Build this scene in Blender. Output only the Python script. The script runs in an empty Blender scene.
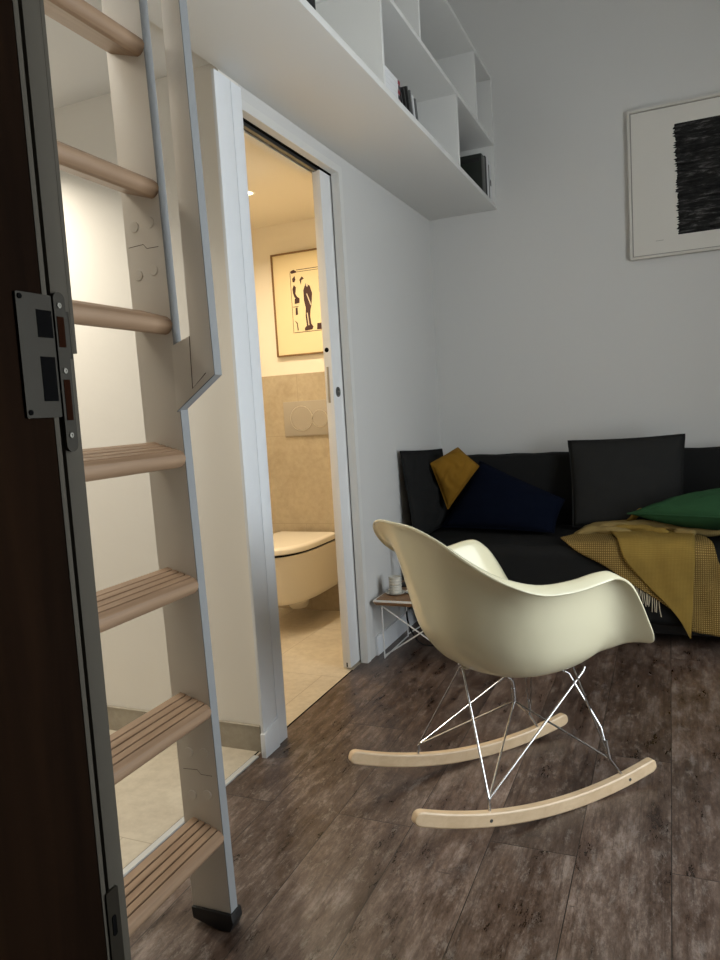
import bpy, bmesh, math, random
from mathutils import Vector, Matrix
random.seed(7)
S = bpy.context.scene
COL = S.collection

# ------------------------------------------------------------------ helpers
def mat(name, col, rough=.6, metal=0., spec=.5, build=None, bump=None, **k):
    m = bpy.data.materials.new(name); m.use_nodes = True
    nt = m.node_tree; b = nt.nodes['Principled BSDF']
    b.inputs['Base Color'].default_value = (*col, 1)
    b.inputs['Roughness'].default_value = rough
    b.inputs['Metallic'].default_value = metal
    b.inputs['Specular IOR Level'].default_value = spec
    for kk, v in k.items(): b.inputs[kk.replace('_', ' ')].default_value = v
    N = nt.nodes; L = nt.links
    tc = N.new('ShaderNodeTexCoord')
    if bump:
        sc, st = bump
        n = N.new('ShaderNodeTexNoise'); n.inputs['Scale'].default_value = sc; n.inputs['Detail'].default_value = 4
        L.new(tc.outputs['Object'], n.inputs['Vector'])
        bp = N.new('ShaderNodeBump'); bp.inputs['Strength'].default_value = st; bp.inputs['Distance'].default_value = .01
        L.new(n.outputs['Fac'], bp.inputs['Height']); L.new(bp.outputs['Normal'], b.inputs['Normal'])
    if build: build(N, L, b, tc)
    return m

def ramp(N, stops):
    r = N.new('ShaderNodeValToRGB'); e = r.color_ramp.elements
    while len(e) < len(stops): e.new(.5)
    for i, (p, c) in enumerate(stops):
        e[i].position = p; e[i].color = (*c, 1)
    return r

def mapping(N, L, tc, scale=(1, 1, 1), loc=(0, 0, 0), rot=(0, 0, 0), out='Object'):
    m = N.new('ShaderNodeMapping')
    m.inputs['Scale'].default_value = scale; m.inputs['Location'].default_value = loc; m.inputs['Rotation'].default_value = rot
    L.new(tc.outputs[out], m.inputs['Vector']); return m

def mixc(N, L, fac, a, b, mode='MIX'):
    m = N.new('ShaderNodeMix'); m.data_type = 'RGBA'; m.blend_type = mode
    for s, v in ((0, fac), (6, a), (7, b)):
        if isinstance(v, (int, float)): m.inputs[s].default_value = v
        elif isinstance(v, tuple): m.inputs[s].default_value = (*v, 1)
        else: L.new(v, m.inputs[s])
    return m.outputs[2]

def noise(N, L, vec, scale, detail=4, rough=.5, dist=0.):
    n = N.new('ShaderNodeTexNoise'); n.inputs['Scale'].default_value = scale; n.inputs['Detail'].default_value = detail
    n.inputs['Roughness'].default_value = rough; n.inputs['Distortion'].default_value = dist
    L.new(vec, n.inputs['Vector']); return n.outputs['Fac']

class MB:
    """collects shapes and links them as ONE mesh object"""
    def __init__(s): s.bm = bmesh.new()
    def box(s, a, b, bev=0., mtx=None, seg=2):
        bm = bmesh.new()
        bmesh.ops.create_cube(bm, size=1)
        a = Vector(a); b = Vector(b)
        for v in bm.verts:
            v.co = Vector(((v.co[i] + .5) * (b[i] - a[i]) + a[i] for i in range(3)))
        if bev: bmesh.ops.bevel(bm, geom=bm.edges[:], offset=bev, segments=seg, profile=.6, affect='EDGES')
        if mtx: bm.transform(mtx)
        s.merge(bm); return s
    def merge(s, bm):
        me = bpy.data.meshes.new('tmp'); bm.to_mesh(me); bm.free(); s.bm.from_mesh(me); bpy.data.meshes.remove(me)
    def tube(s, pts, r, n=8, smooth=0, closed=False, caps=True):
        pts = [Vector(p) for p in pts]
        if smooth: pts = catmull(pts, smooth)
        rings = []; up = Vector((0, 0, 1)); prev = None
        for i, p in enumerate(pts):
            t = (pts[min(i + 1, len(pts) - 1)] - pts[max(i - 1, 0)]).normalized()
            if prev is None:
                x = t.cross(up)
                if x.length < .01: x = t.cross(Vector((1, 0, 0)))
            else: x = prev - t * prev.dot(t)
            x.normalize(); prev = x; y = t.cross(x)
            rr = r[i] if isinstance(r, (list, tuple)) and not smooth else (r if not isinstance(r, (list, tuple)) else r[0])
            rings.append([s.bm.verts.new(p + (x * math.cos(a) + y * math.sin(a)) * rr) for a in [2 * math.pi * k / n for k in range(n)]])
        for A, B in zip(rings[:-1], rings[1:]):
            for k in range(n): s.bm.faces.new((A[k], A[(k + 1) % n], B[(k + 1) % n], B[k]))
        if caps: s.bm.faces.new(rings[0][::-1]); s.bm.faces.new(rings[-1])
        return s
    def lathe(s, prof, c=(0, 0, 0), n=32, mtx=None):
        c = Vector(c); rings = []; vs = []
        for r, z in prof:
            if r < 1e-5: rings.append([s.bm.verts.new(Vector((0, 0, z)))])
            else: rings.append([s.bm.verts.new(Vector((r * math.cos(2 * math.pi * k / n), r * math.sin(2 * math.pi * k / n), z))) for k in range(n)])
            vs += rings[-1]
        for A, B in zip(rings[:-1], rings[1:]):
            for k in range(n):
                a = A if len(A) == 1 else (A[k], A[(k + 1) % n]); b = B if len(B) == 1 else (B[(k + 1) % n], B[k])
                f = list(a) + list(b)
                if len(f) > 2: s.bm.faces.new(f)
        for v in vs: v.co = (mtx @ v.co if mtx else v.co) + c
        return s
    def prism(s, poly, d, axis='y', bev=0.):
        """poly: list of 2-D points in the plane across axis, d=(lo,hi)"""
        bm = bmesh.new()
        f3 = {'y': lambda p, q: (p[0], q, p[1]), 'x': lambda p, q: (q, p[0], p[1]), 'z': lambda p, q: (p[0], p[1], q)}[axis]
        A = [bm.verts.new(f3(p, d[0])) for p in poly]; B = [bm.verts.new(f3(p, d[1])) for p in poly]
        n = len(poly)
        bm.faces.new(A); bm.faces.new(B[::-1])
        for k in range(n): bm.faces.new((A[k], B[k], B[(k + 1) % n], A[(k + 1) % n]))
        bmesh.ops.recalc_face_normals(bm, faces=bm.faces)
        if bev: bmesh.ops.bevel(bm, geom=bm.edges[:], offset=bev, segments=2, profile=.6, affect='EDGES')
        s.merge(bm); return s
    def grid(s, P, closed_u=False):
        V = [[s.bm.verts.new(p) for p in row] for row in P]
        for A, B in zip(V[:-1], V[1:]):
            m = len(A)
            for k in range(m if closed_u else m - 1):
                q = (A[k], A[(k + 1) % m], B[(k + 1) % m], B[k])
                s.bm.faces.new(q)
        return s
    def build(s, name, m, parent=None, smooth=True, weld=False, angle=40):
        bm = s.bm
        if weld: bmesh.ops.remove_doubles(bm, verts=bm.verts, dist=1e-5)
        bmesh.ops.recalc_face_normals(bm, faces=bm.faces)
        # origin at the base centre of the shape
        xs = [v.co.x for v in bm.verts]; ys = [v.co.y for v in bm.verts]; zs = [v.co.z for v in bm.verts]
        o = Vector(((min(xs) + max(xs)) / 2, (min(ys) + max(ys)) / 2, min(zs)))
        bm.transform(Matrix.Translation(-o))
        me = bpy.data.meshes.new(name); bm.to_mesh(me); bm.free()
        if smooth:
            for p in me.polygons: p.use_smooth = True
            me.set_sharp_from_angle(angle=math.radians(angle))
        ob = bpy.data.objects.new(name, me); COL.objects.link(ob)
        ob.location = o
        if isinstance(m, (list, tuple)):
            for q in m: me.materials.append(q)
        else: me.materials.append(m)
        if parent:
            ob.parent = parent
            ob.matrix_parent_inverse = world(parent).inverted()
        return ob

def world(o):
    m = Matrix.LocRotScale(o.location, o.rotation_euler, o.scale)
    if o.parent: return world(o.parent) @ o.matrix_parent_inverse @ m
    return m

def catmull(pts, n, closed=False):
    out = []; L = len(pts)
    rng = range(L if closed else L - 1)
    for i in rng:
        if closed: p0, p1, p2, p3 = pts[(i - 1) % L], pts[i], pts[(i + 1) % L], pts[(i + 2) % L]
        else: p0, p1, p2, p3 = pts[max(i - 1, 0)], pts[i], pts[i + 1], pts[min(i + 2, L - 1)]
        for k in range(n):
            t = k / n
            out.append(.5 * ((2 * p1) + (p2 - p0) * t + (2 * p0 - 5 * p1 + 4 * p2 - p3) * t * t + (3 * p1 - p0 - 3 * p2 + p3) * t ** 3))
    if not closed: out.append(pts[-1])
    return out

def empty(name, loc, rz=0.):
    o = bpy.data.objects.new(name, None); COL.objects.link(o); o.location = loc; o.rotation_euler = (0, 0, rz)
    o.empty_display_size = .05
    return o
def tag(o, label, cat, group=None, kind=None):
    o['label'] = label; o['category'] = cat
    if group: o['group'] = group
    if kind: o['kind'] = kind
    return o
def struct(o): o['kind'] = 'structure'; return o

# ------------------------------------------------------------------ materials
def wood_build(c1, c2, axis, sc=1., rough=(.4, .55)):
    def f(N, L, b, tc):
        s = [26 * sc] * 3; s[axis] = 1.6 * sc
        mp = mapping(N, L, tc, tuple(s))
        n = noise(N, L, mp.outputs[0], 1.4, 6, .6, .6)
        r = ramp(N, [(.3, c1), (.7, c2)]); L.new(n, r.inputs[0])
        L.new(r.outputs[0], b.inputs['Base Color'])
        bp = N.new('ShaderNodeBump'); bp.inputs['Strength'].default_value = .12; bp.inputs['Distance'].default_value = .002
        L.new(n, bp.inputs['Height']); L.new(bp.outputs[0], b.inputs['Normal'])
    return f

def floor_build(N, L, b, tc):
    # planks 0.2 m wide x 1.2 m long, running along Y
    mp = mapping(N, L, tc, (1, 1, 1), (.55, -.1646, 0), (0, 0, math.pi / 2))
    br = N.new('ShaderNodeTexBrick'); br.offset = .37; br.offset_frequency = 2; br.squash = 1
    br.inputs['Scale'].default_value = 1; br.inputs['Brick Width'].default_value = 1.45; br.inputs['Row Height'].default_value = .207
    br.inputs['Mortar Size'].default_value = .0013; br.inputs['Mortar Smooth'].default_value = .3; br.inputs['Bias'].default_value = 0
    br.inputs['Color1'].default_value = (.0, .0, .0, 1); br.inputs['Color2'].default_value = (1, 1, 1, 1); br.inputs['Mortar'].default_value = (.5, .5, .5, 1)
    L.new(mp.outputs[0], br.inputs['Vector'])
    # per-plank offset for the grain
    sep = N.new('ShaderNodeSeparateColor'); L.new(br.outputs['Color'], sep.inputs[0])
    cm = N.new('ShaderNodeCombineXYZ'); mu = N.new('ShaderNodeMath'); mu.operation = 'MULTIPLY'; mu.inputs[1].default_value = 13.7
    L.new(sep.outputs[0], mu.inputs[0]); L.new(mu.outputs[0], cm.inputs[2]); L.new(mu.outputs[0], cm.inputs[1])
    va = N.new('ShaderNodeVectorMath'); va.operation = 'ADD'; L.new(tc.outputs['Object'], va.inputs[0]); L.new(cm.outputs[0], va.inputs[1])
    def m2(sc):
        q = N.new('ShaderNodeMapping'); q.inputs['Scale'].default_value = sc; L.new(va.outputs[0], q.inputs['Vector']); return q.outputs[0]
    grain = noise(N, L, m2((95, 3.2, 1)), 1, 10, .75, .35)
    blot = noise(N, L, m2((13, 3.6, 1)), 1.3, 12, .80, .15)
    big = noise(N, L, m2((2.4, 1.1, 1)), 1.2, 4, .6, .6)
    speck = noise(N, L, m2((34, 12, 1)), 1, 12, .85, .2)
    scr = noise(N, L, m2((12, 22, 1)), 1, 10, .8, .6)
    base = ramp(N, [(.36, (.030, .016, .011)), (.45, (.080, .051, .037)), (.54, (.140, .102, .082)), (.65, (.27, .225, .195))])
    L.new(blot, base.inputs[0])
    gr = ramp(N, [(.36, (.50, .45, .42)), (.48, (1, 1, 1)), (.66, (1.22, 1.20, 1.18))]); L.new(grain, gr.inputs[0])
    c = mixc(N, L, .75, base.outputs[0], gr.outputs[0], 'MULTIPLY')
    bt = ramp(N, [(.34, (.62, .56, .52)), (.64, (1.30, 1.28, 1.26))]); L.new(big, bt.inputs[0])
    c = mixc(N, L, .8, c, bt.outputs[0], 'MULTIPLY')
    tone = ramp(N, [(0, (.66, .62, .59)), (1, (1.25, 1.25, 1.25))]); L.new(sep.outputs[0], tone.inputs[0])
    c = mixc(N, L, .8, c, tone.outputs[0], 'MULTIPLY')
    sp = ramp(N, [(.53, (0, 0, 0)), (.60, (1, 1, 1))]); L.new(speck, sp.inputs[0])
    sm = N.new('ShaderNodeMath'); sm.operation = 'MULTIPLY'; sm.inputs[1].default_value = .55; L.new(sp.outputs[0], sm.inputs[0])
    c = mixc(N, L, sm.outputs[0], c, (.24, .205, .18))
    s2 = ramp(N, [(.62, (0, 0, 0)), (.70, (1, 1, 1))]); L.new(scr, s2.inputs[0])
    sm2 = N.new('ShaderNodeMath'); sm2.operation = 'MULTIPLY'; sm2.inputs[1].default_value = .45; L.new(s2.outputs[0], sm2.inputs[0])
    c = mixc(N, L, sm2.outputs[0], c, (.28, .24, .215))
    s3 = ramp(N, [(.34, (1, 1, 1)), (.41, (0, 0, 0))]); L.new(scr, s3.inputs[0])
    sm3 = N.new('ShaderNodeMath'); sm3.operation = 'MULTIPLY'; sm3.inputs[1].default_value = .6; L.new(s3.outputs[0], sm3.inputs[0])
    c = mixc(N, L, sm3.outputs[0], c, (.022, .013, .009))
    c = mixc(N, L, br.outputs['Fac'], c, (.016, .011, .009))
    L.new(c, b.inputs['Base Color'])
    rr = N.new('ShaderNodeMapRange'); rr.inputs[1].default_value = .3; rr.inputs[2].default_value = .7; rr.inputs[3].default_value = .22; rr.inputs[4].default_value = .46
    L.new(blot, rr.inputs[0]); L.new(rr.outputs[0], b.inputs['Roughness'])
    mh = N.new('ShaderNodeMath'); mh.operation = 'SUBTRACT'; L.new(grain, mh.inputs[0]); L.new(br.outputs['Fac'], mh.inputs[1])
    bp = N.new('ShaderNodeBump'); bp.inputs['Strength'].default_value = .35; bp.inputs['Distance'].default_value = .0016
    L.new(mh.outputs[0], bp.inputs['Height']); L.new(bp.outputs[0], b.inputs['Normal'])

def stone_build(c1, c2, sc=3., tile=None, joint=(.4, .33, .24), rot=(0, 0, 0)):
    def f(N, L, b, tc):
        n = noise(N, L, tc.outputs['Object'], sc, 8, .65, .4)
        n2 = noise(N, L, tc.outputs['Object'], sc * 9, 6, .7, .2)
        r = ramp(N, [(.32, c1), (.68, c2)]); L.new(n, r.inputs[0])
        r2 = ramp(N, [(.35, (.88, .87, .85)), (.6, (1.05, 1.05, 1.05))]); L.new(n2, r2.inputs[0])
        c = mixc(N, L, .8, r.outputs[0], r2.outputs[0], 'MULTIPLY')
        if tile:
            mp = mapping(N, L, tc, (1, 1, 1), tile[2], rot)
            br = N.new('ShaderNodeTexBrick'); br.offset = tile[3]; br.inputs['Scale'].default_value = 1
            br.inputs['Brick Width'].default_value = tile[0]; br.inputs['Row Height'].default_value = tile[1]
            br.inputs['Mortar Size'].default_value = .0016
            L.new(mp.outputs[0], br.inputs['Vector'])
            c = mixc(N, L, br.outputs['Fac'], c, joint)
        L.new(c, b.inputs['Base Color'])
    return f

def weave_build(c1, c2, sc, st=.5, kind='weave'):
    def f(N, L, b, tc):
        w1 = N.new('ShaderNodeTexWave'); w1.inputs['Scale'].default_value = sc; w1.bands_direction = 'X'
        w2 = N.new('ShaderNodeTexWave'); w2.inputs['Scale'].default_value = sc; w2.bands_direction = 'Y' if kind == 'weave' else 'Z'
        for w in (w1, w2):
            w.inputs['Distortion'].default_value = .6; w.inputs['Detail Scale'].default_value = .3; L.new(tc.outputs['UV' if kind == 'waffle' else 'Object'], w.inputs['Vector'])
        if kind == 'waffle': w2.bands_direction = 'Y'
        m = N.new('ShaderNodeMath'); m.operation = 'MULTIPLY'; L.new(w1.outputs['Fac'], m.inputs[0]); L.new(w2.outputs['Fac'], m.inputs[1])
        r = ramp(N, [(.05, c1), (.7, c2)]); L.new(m.outputs[0], r.inputs[0])
        n = noise(N, L, tc.outputs['Object'], 5, 4, .6)
        r2 = ramp(N, [(.3, (.8, .8, .8)), (.7, (1.1, 1.1, 1.1))]); L.new(n, r2.inputs[0])
        L.new(mixc(N, L, 1., r.outputs[0], r2.outputs[0], 'MULTIPLY'), b.inputs['Base Color'])
        bp = N.new('ShaderNodeBump'); bp.inputs['Strength'].default_value = st; bp.inputs['Distance'].default_value = .003
        L.new(m.outputs[0], bp.inputs['Height']); L.new(bp.outputs[0], b.inputs['Normal'])
    return f

M = {}
M['floor'] = mat('worn_wood_planks', (.08, .06, .05), .4, build=floor_build)
M['wall'] = mat('white_wall_paint', (.64, .63, .605), .75, bump=(60, .03))
M['wall_warm'] = mat('warm_white_wall_paint', (.80, .77, .71), .7, bump=(60, .03))
M['ceil'] = mat('ceiling_paint', (.66, .64, .60), .8)
M['cream'] = mat('toilet_wall_paint', (.78, .71, .58), .7)
M['trim'] = mat('white_gloss_trim', (.80, .82, .84), .35, bump=(20, .03))  # cool tint puts the bluish daylight on the casing into its colour
M['wallgloss'] = mat('satin_wall_paint', (.68, .67, .64), .45)
M['door'] = mat('white_satin_door', (.76, .76, .75), .4)
M['shelf'] = mat('white_lacquered_board', (.70, .69, .66), .5)
M['tile'] = mat('beige_stone_floor_tile', (.6, .52, .4), .35, build=stone_build((.50, .43, .33), (.62, .55, .43), 3., (.6, .6, (.13, .22, 0), .5)))
M['walltile'] = mat('beige_stone_wall_tile', (.6, .5, .35), .4, build=stone_build((.38, .31, .21), (.46, .385, .27), 3.5, (1.2, .484, (.0, .0, 0), .5), (.34, .28, .19), (math.pi / 2, 0, 0)))
M['base'] = mat('taupe_tile_skirting', (.34, .30, .24), .4, build=stone_build((.33, .29, .23), (.40, .36, .29), 4.))
M['white'] = mat('white_paint', (.78, .78, .76), .5)
M['black'] = mat('black_plastic', (.008, .008, .008), .45)
M['dark'] = mat('dark_gap', (.004, .004, .004), .9, spec=.05)
M['alu'] = mat('brushed_aluminium', (.45, .45, .44), .35, 1.)
M['railm'] = mat('grey_metal_track', (.14, .14, .13), .4, .8)
M['chrome'] = mat('chrome_wire', (.55, .55, .55), .24, 1.)
M['brass'] = mat('dull_nickel_plate', (.022, .018, .011), .5, .4, .3)
M['screw'] = mat('steel_screw', (.20, .19, .16), .5, .6)
M['dkwood'] = mat('dark_stained_wood_in_shade', (.02, .01, .006), .85, spec=.05, build=wood_build((.006, .0026, .0011), (.019, .0085, .0035), 2, .5))  # stained wood, colour darkened further for the shade of the unlit doorway
M['jamb'] = mat('grey_jamb_paint', (.095, .084, .066), .7, spec=.1)
M['ladder'] = mat('beige_grey_lacquer', (.74, .69, .61), .42, bump=(30, .04))
M['ladder_edge'] = mat('edge_lacquer_window_tint', (.27, .28, .285), .5)  # blue-grey carries the window light on the ladder edges in the colour
M['tread'] = mat('beech_tread', (.5, .36, .25), .45, build=wood_build((.25, .155, .090), (.40, .265, .165), 1, 1.))
M['groove'] = mat('dark_groove', (.10, .055, .03), .8)
M['shell'] = mat('cream_fibreglass_shell', (.76, .71, .50), .26, bump=(6, .05), Coat_Weight=.25, Coat_Roughness=.12)
M['rocker'] = mat('light_maple', (.6, .45, .28), .38, build=wood_build((.66, .48, .29), (.78, .59, .38), 0, .7))
M['sofa'] = mat('charcoal_cotton', (.016, .016, .0155), 1., spec=.08, bump=(9, .5))
M['char2'] = mat('charcoal_linen', (.024, .024, .023), 1., spec=.08, bump=(160, .12))
M['navy'] = mat('navy_linen', (.0024, .0042, .0115), 1., spec=.08, bump=(10, .4))
M['mustard'] = mat('mustard_velvet', (.23, .115, .012), .85, spec=.15, bump=(12, .5))
M['green'] = mat('green_linen', (.026, .082, .034), .9, spec=.12, bump=(150, .15))
M['waffle'] = mat('mustard_waffle_weave', (.3, .2, .06), .95, spec=.15, build=weave_build((.16, .10, .025), (.42, .285, .10), 38, .6, 'waffle'))
M['throw'] = mat('mustard_fine_weave', (.3, .2, .06), .95, spec=.15, build=weave_build((.25, .16, .034), (.34, .225, .058), 60, .12, 'waffle'))
M['throwlt'] = mat('sand_fine_weave', (.3, .2, .08), .95, spec=.15, build=weave_build((.27, .19, .07), (.35, .255, .10), 60, .12, 'waffle'))
M['fringe'] = mat('cream_fringe', (.5, .44, .32), .9)
M['toilet'] = mat('sanitary_ceramic', (.80, .74, .62), .12)
M['lid'] = mat('toilet_lid_plastic', (.80, .74, .62), .22)
M['plate'] = mat('matt_taupe_plate', (.38, .34, .28), .35, .3)
M['ring'] = mat('satin_ring', (.75, .72, .66), .25, .9)
M['tablewood'] = mat('walnut_top', (.3, .17, .08), .4, build=wood_build((.20, .105, .045), (.32, .18, .085), 0, 1.))
M['tablewhite'] = mat('white_edge_strip', (.8, .79, .76), .3)  # thin white band round the tabletop edge
M['whitewire'] = mat('white_steel_wire', (.80, .80, .78), .35, .2)
M['ceramic'] = mat('white_stoneware', (.56, .54, .47), .35, bump=(40, .2))
M['paper'] = mat('off_white_paper', (.68, .65, .59), .8)
M['frame'] = mat('pale_limed_frame', (.62, .59, .53), .5)
M['frameshadow'] = mat('rebate_shadow_grey', (.30, .28, .25), .7)  # grey stands in for the frame's shadow round the mount; reused for pencil
M['glass'] = mat('picture_glass', (1, 1, 1), .02, Transmission_Weight=1., IOR=1.05)

def ink_build(N, L, b, tc):
    mp = mapping(N, L, tc, (7, 7, 42))
    n = noise(N, L, mp.outputs[0], 1, 8, .75, .4)
    n2 = noise(N, L, mapping(N, L, tc, (30, 30, 60)).outputs[0], 1, 6, .7)
    r = ramp(N, [(.38, (.006, .006, .006)), (.54, (.024, .023, .022)), (.66, (.15, .145, .14))]); L.new(n, r.inputs[0])
    r2 = ramp(N, [(.3, (.5, .5, .5)), (.7, (1.5, 1.5, 1.5))]); L.new(n2, r2.inputs[0])
    L.new(mixc(N, L, .7, r.outputs[0], r2.outputs[0], 'MULTIPLY'), b.inputs['Base Color'])
M['ink'] = mat('black_charcoal_ink', (.01, .01, .01), .9, spec=.1, build=ink_build)
M['gold'] = mat('brown_gold_frame', (.22, .12, .045), .4, .3)
M['passe'] = mat('yellow_cream_paper', (.72, .60, .36), .7)
M['inkbrown'] = mat('dark_brown_ink', (.045, .012, .010), .7)
M['inkcream'] = mat('pale_print_paper', (.62, .54, .40), .7)
M['red'] = mat('red_edge', (.22, .01, .02), .6)
M['bookw'] = mat('white_cover', (.68, .68, .68), .6)
M['bookg'] = mat('grey_cover', (.12, .12, .115), .6)
M['bookk'] = mat('black_cover', (.01, .01, .01), .5)
M['bookgreen'] = mat('dark_green_black_cover', (.012, .016, .012), .35)
def emit(name, col, st):
    m = bpy.data.materials.new(name); m.use_nodes = True; nt = m.node_tree; nt.nodes.clear()
    e = nt.nodes.new('ShaderNodeEmission'); e.inputs[0].default_value = (*col, 1); e.inputs[1].default_value = st
    o = nt.nodes.new('ShaderNodeOutputMaterial'); nt.links.new(e.outputs[0], o.inputs[0]); return m
M['lamp'] = emit('lit_downlight', (1, .82, .55), 12)

# ------------------------------------------------------------------ dimensions
YE = -3.372          # room side of the entrance wall
YB = 0.              # back wall
XR = 2.42            # right wall
ZC = 3.35            # room ceiling
HX, HY = -1.6, -2.08  # hall: left wall, end wall
DH = 2.04            # door head
TY = -.50            # toilet far wall
TX = -1.15

# ------------------------------------------------------------------ setting
def sbox(name, a, b, m, bev=0.):
    o = struct(MB().box(a, b, bev).build(name, m, smooth=bool(bev)))
    o.data.transform(Matrix.Translation(o.location)); o.location = (0, 0, 0)      # one origin for all floors so the boards run through
    return o
sbox('floor', (0, -5.2, -.06), (XR + .1, .1, 0), M['floor'])
sbox('floor', (HX - .1, -3.5, -.06), (-.022, HY, 0), M['tile'])
sbox('floor', (TX - .1, HY + .02, -.06), (-.03, TY + .05, 0), M['tile'])
sbox('floor', (-.022, -3.5, -.06), (0, -1.97, 0), M['floor'])
sbox('floor', (-.03, -1.97, -.06), (0, 0, 0), M['floor'])
sbox('trim_1', (-.030, YE, 0), (-.012, -2.125, .0045), mat('pale_threshold_strip', (.62, .62, .60), .4, .3))
sbox('trim_5', (-.0345, YE, 0), (-.0302, HY, .0015), M['dark'])
sbox('trim_6', (-.034, -1.97, 0), (-.0285, -1.33, .001), M['dark'])          # metal strip between tile and wood
sbox('wall_back', (-.1, 0, 0), (XR + .1, .1, ZC), M['wall'])
sbox('ceiling', (-.1, YE - .1, ZC), (XR + .1, .1, ZC + .1), M['ceil'])
# right wall with the window opening that lights the room
WY0, WY1, WZ0, WZ1 = -2.95, -1.80, .30, 2.15
w = MB(); w.box((XR, YE - .1, 0), (XR + .12, WY0, ZC)); w.box((XR, WY1, 0), (XR + .12, .1, ZC))
w.box((XR, WY0, 0), (XR + .12, WY1, WZ0)); w.box((XR, WY0, WZ1), (XR + .12, WY1, ZC))
struct(w.build('wall_right', M['wall'], smooth=False))
w = MB(); t = .05
for a, b in (((WY0, WZ0), (WY1, WZ0 + t)), ((WY0, WZ1 - t), (WY1, WZ1)), ((WY0, WZ0), (WY0 + t, WZ1)), ((WY1 - t, WZ0), (WY1, WZ1)), (((WY0 + WY1) / 2 - .03, WZ0), ((WY0 + WY1) / 2 + .03, WZ1))):
    w.box((XR + .03, a[0], a[1]), (XR + .09, b[0], b[1]))
struct(w.build('window_1', M['trim'], smooth=False))
# entrance wall (the camera looks through its open doorway)
EX0, EX1 = .58, 1.62
w = MB(); w.box((HX - .1, YE - .16, 0), (EX0 - .02, YE, ZC)); w.box((EX1, YE - .16, 0), (XR + .1, YE, ZC)); w.box((EX0 - .02, YE - .16, 2.1), (EX1, YE, ZC))
struct(w.build('wall_front', mat('entrance_wall_paint', (.42, .40, .37), .8), smooth=False))
# landing outside the doorway
w = MB(); w.box((EX0 - .25, -5.2, 0), (EX0 - .15, YE - .16, 2.4)); w.box((2.1, -5.2, 0), (2.2, YE - .16, 2.4)); w.box((EX0 - .25, -5.3, 0), (2.2, -5.2, 2.4)); w.box((EX0 - .25, -5.3, 2.4), (2.2, YE - .16, 2.5))
struct(w.build('wall_landing', mat('landing_paint', (.16, .13, .10), .8), smooth=False))
# hall
w = MB(); w.box((HX - .1, YE, 0), (HX, HY + .08, 2.6))
struct(w.build('wall_hall_left', M['wall_warm'], smooth=False))
sbox('wall_hall_end', (HX - .1, HY, 0), (0, HY + .11, ZC), M['wall_warm'])
sbox('ceiling', (HX - .1, -2.66, 2.135), (0, HY, 2.17), M['ceil'])
sbox('ceiling', (HX - .1, YE, 2.135), (0, -2.66, 2.17), M['ceil'])
w = MB(); w.box((-1.6, HY - .012, 0), (-.022, HY, .083)); w.box((-1.6, HY - .014, .083), (-.022, HY, .086))
struct(w.build('baseboard_hall', M['base'], smooth=False))
# wall with the sliding door: back leaf + front leaf of the pocket, lintel
w = MB()
w.box((-.03, -1.205, 0), (0, 0, ZC)); w.box((-.03, HY + .11, DH), (0, -1.205, ZC))
struct(w.build('wall_left', M['wall'], smooth=False))
w = MB()
w.box((-.115, -1.235, 0), (-.085, TY, 2.2)); w.box((-.115, HY + .11, 2.036), (-.085, -1.235, 2.2))
struct(w.build('wall_left_inner', M['cream'], smooth=False))
# toilet room shell
sbox('wall_toilet_far', (TX - .1, TY, 0), (-.03, TY + .06, 2.2), M['cream'])
sbox('wall_toilet_left', (TX - .1, HY + .11, 0), (TX, TY, 2.2), M['cream'])
w = MB(); w.box((TX, HY + .11, 0), (-.03, HY + .12, 2.2))
struct(w.build('wall_toilet_near', M['cream'], smooth=False))
sbox('ceiling', (TX, HY + .12, 2.094), (-.085, TY, 2.13), M['cream'])
w = MB(); w.box((TX, TY - .012, 0), (-.115, TY, 1.299))
struct(w.build('wall_toilet_tiling', M['walltile'], smooth=False))

# door frame of the sliding door
fr = MB()
fr.box((-.085, -1.99, 0), (.0, -1.969, DH))                 # lining of the jamb
fr.box((-.0, -2.122, .0), (.011, -2.036, 2.098), .0015)     # outer casing strip
fr.box((-.0, -2.030, .0), (.009, -1.971, 2.098), .0015)     # inner casing strip
fr.box((-.0, -2.04, .0), (.005, -2.02, 2.098))
f0 = struct(fr.build('trim_2', M['trim']))
MB().prism([(-2.126, .0), (-2.036, 0), (-2.036, .098), (-2.126, .078)], (.0, .017), 'x', .0015).build('plinth_block', M['trim'], f0)
fr = MB(); fr.box((-.03, -1.24, 0), (.0, -1.2, DH - .0)); fr.box((-.0, -1.238, 0), (.003, -1.205, DH))
fr.box((-.0, -1.971, DH), (.003, -1.205, DH + .03))
struct(fr.build('trim_3', M['wallgloss']))
fr = MB(); fr.box((-.085, -1.969, DH + .004), (-.03, -.6, DH + .03)); 
tr = struct(fr.build('trim_4', M['dark'], smooth=False))
MB().box((-.066, -1.969, DH - .008), (-.050, -1.30, DH + .004)).build('door_track', M['railm'], tr)
# sliding door slab, mostly inside its pocket
dm = MB(); dm.box((-.073, -1.33, .008), (-.038, -.56, DH - .004), .002)
sd = struct(dm.build('door_1', M['door']))
hd = MB(); RY = Matrix.Rotation(math.pi / 2, 4, 'Y'); RX = Matrix.Rotation(math.pi / 2, 4, 'X')
hd.lathe([(0, .0005), (.011, .0005), (.013, .003), (.02, .003), (.021, 0)], (-.038, -1.287, 1.163), 24, RY)
hd.build('round_finger_pull', M['railm'], sd)
hd = MB(); hd.lathe([(0, 0.0005), (.009, .0005), (.0095, 0)], (-.057, -1.33, 1.235 + .098), 20, RX); hd.build('lock_hole', M['dark'], sd)
hd = MB(); hd.box((-.062, -1.332, 1.12), (-.053, -1.329, 1.265), .001); hd.build('edge_pull', M['plate'], sd)
hd = MB(); hd.box((-.057, -1.3315, 0.012), (-.052, -1.329, .03)); hd.build('floor_guide', M['dark'], sd)
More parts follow.
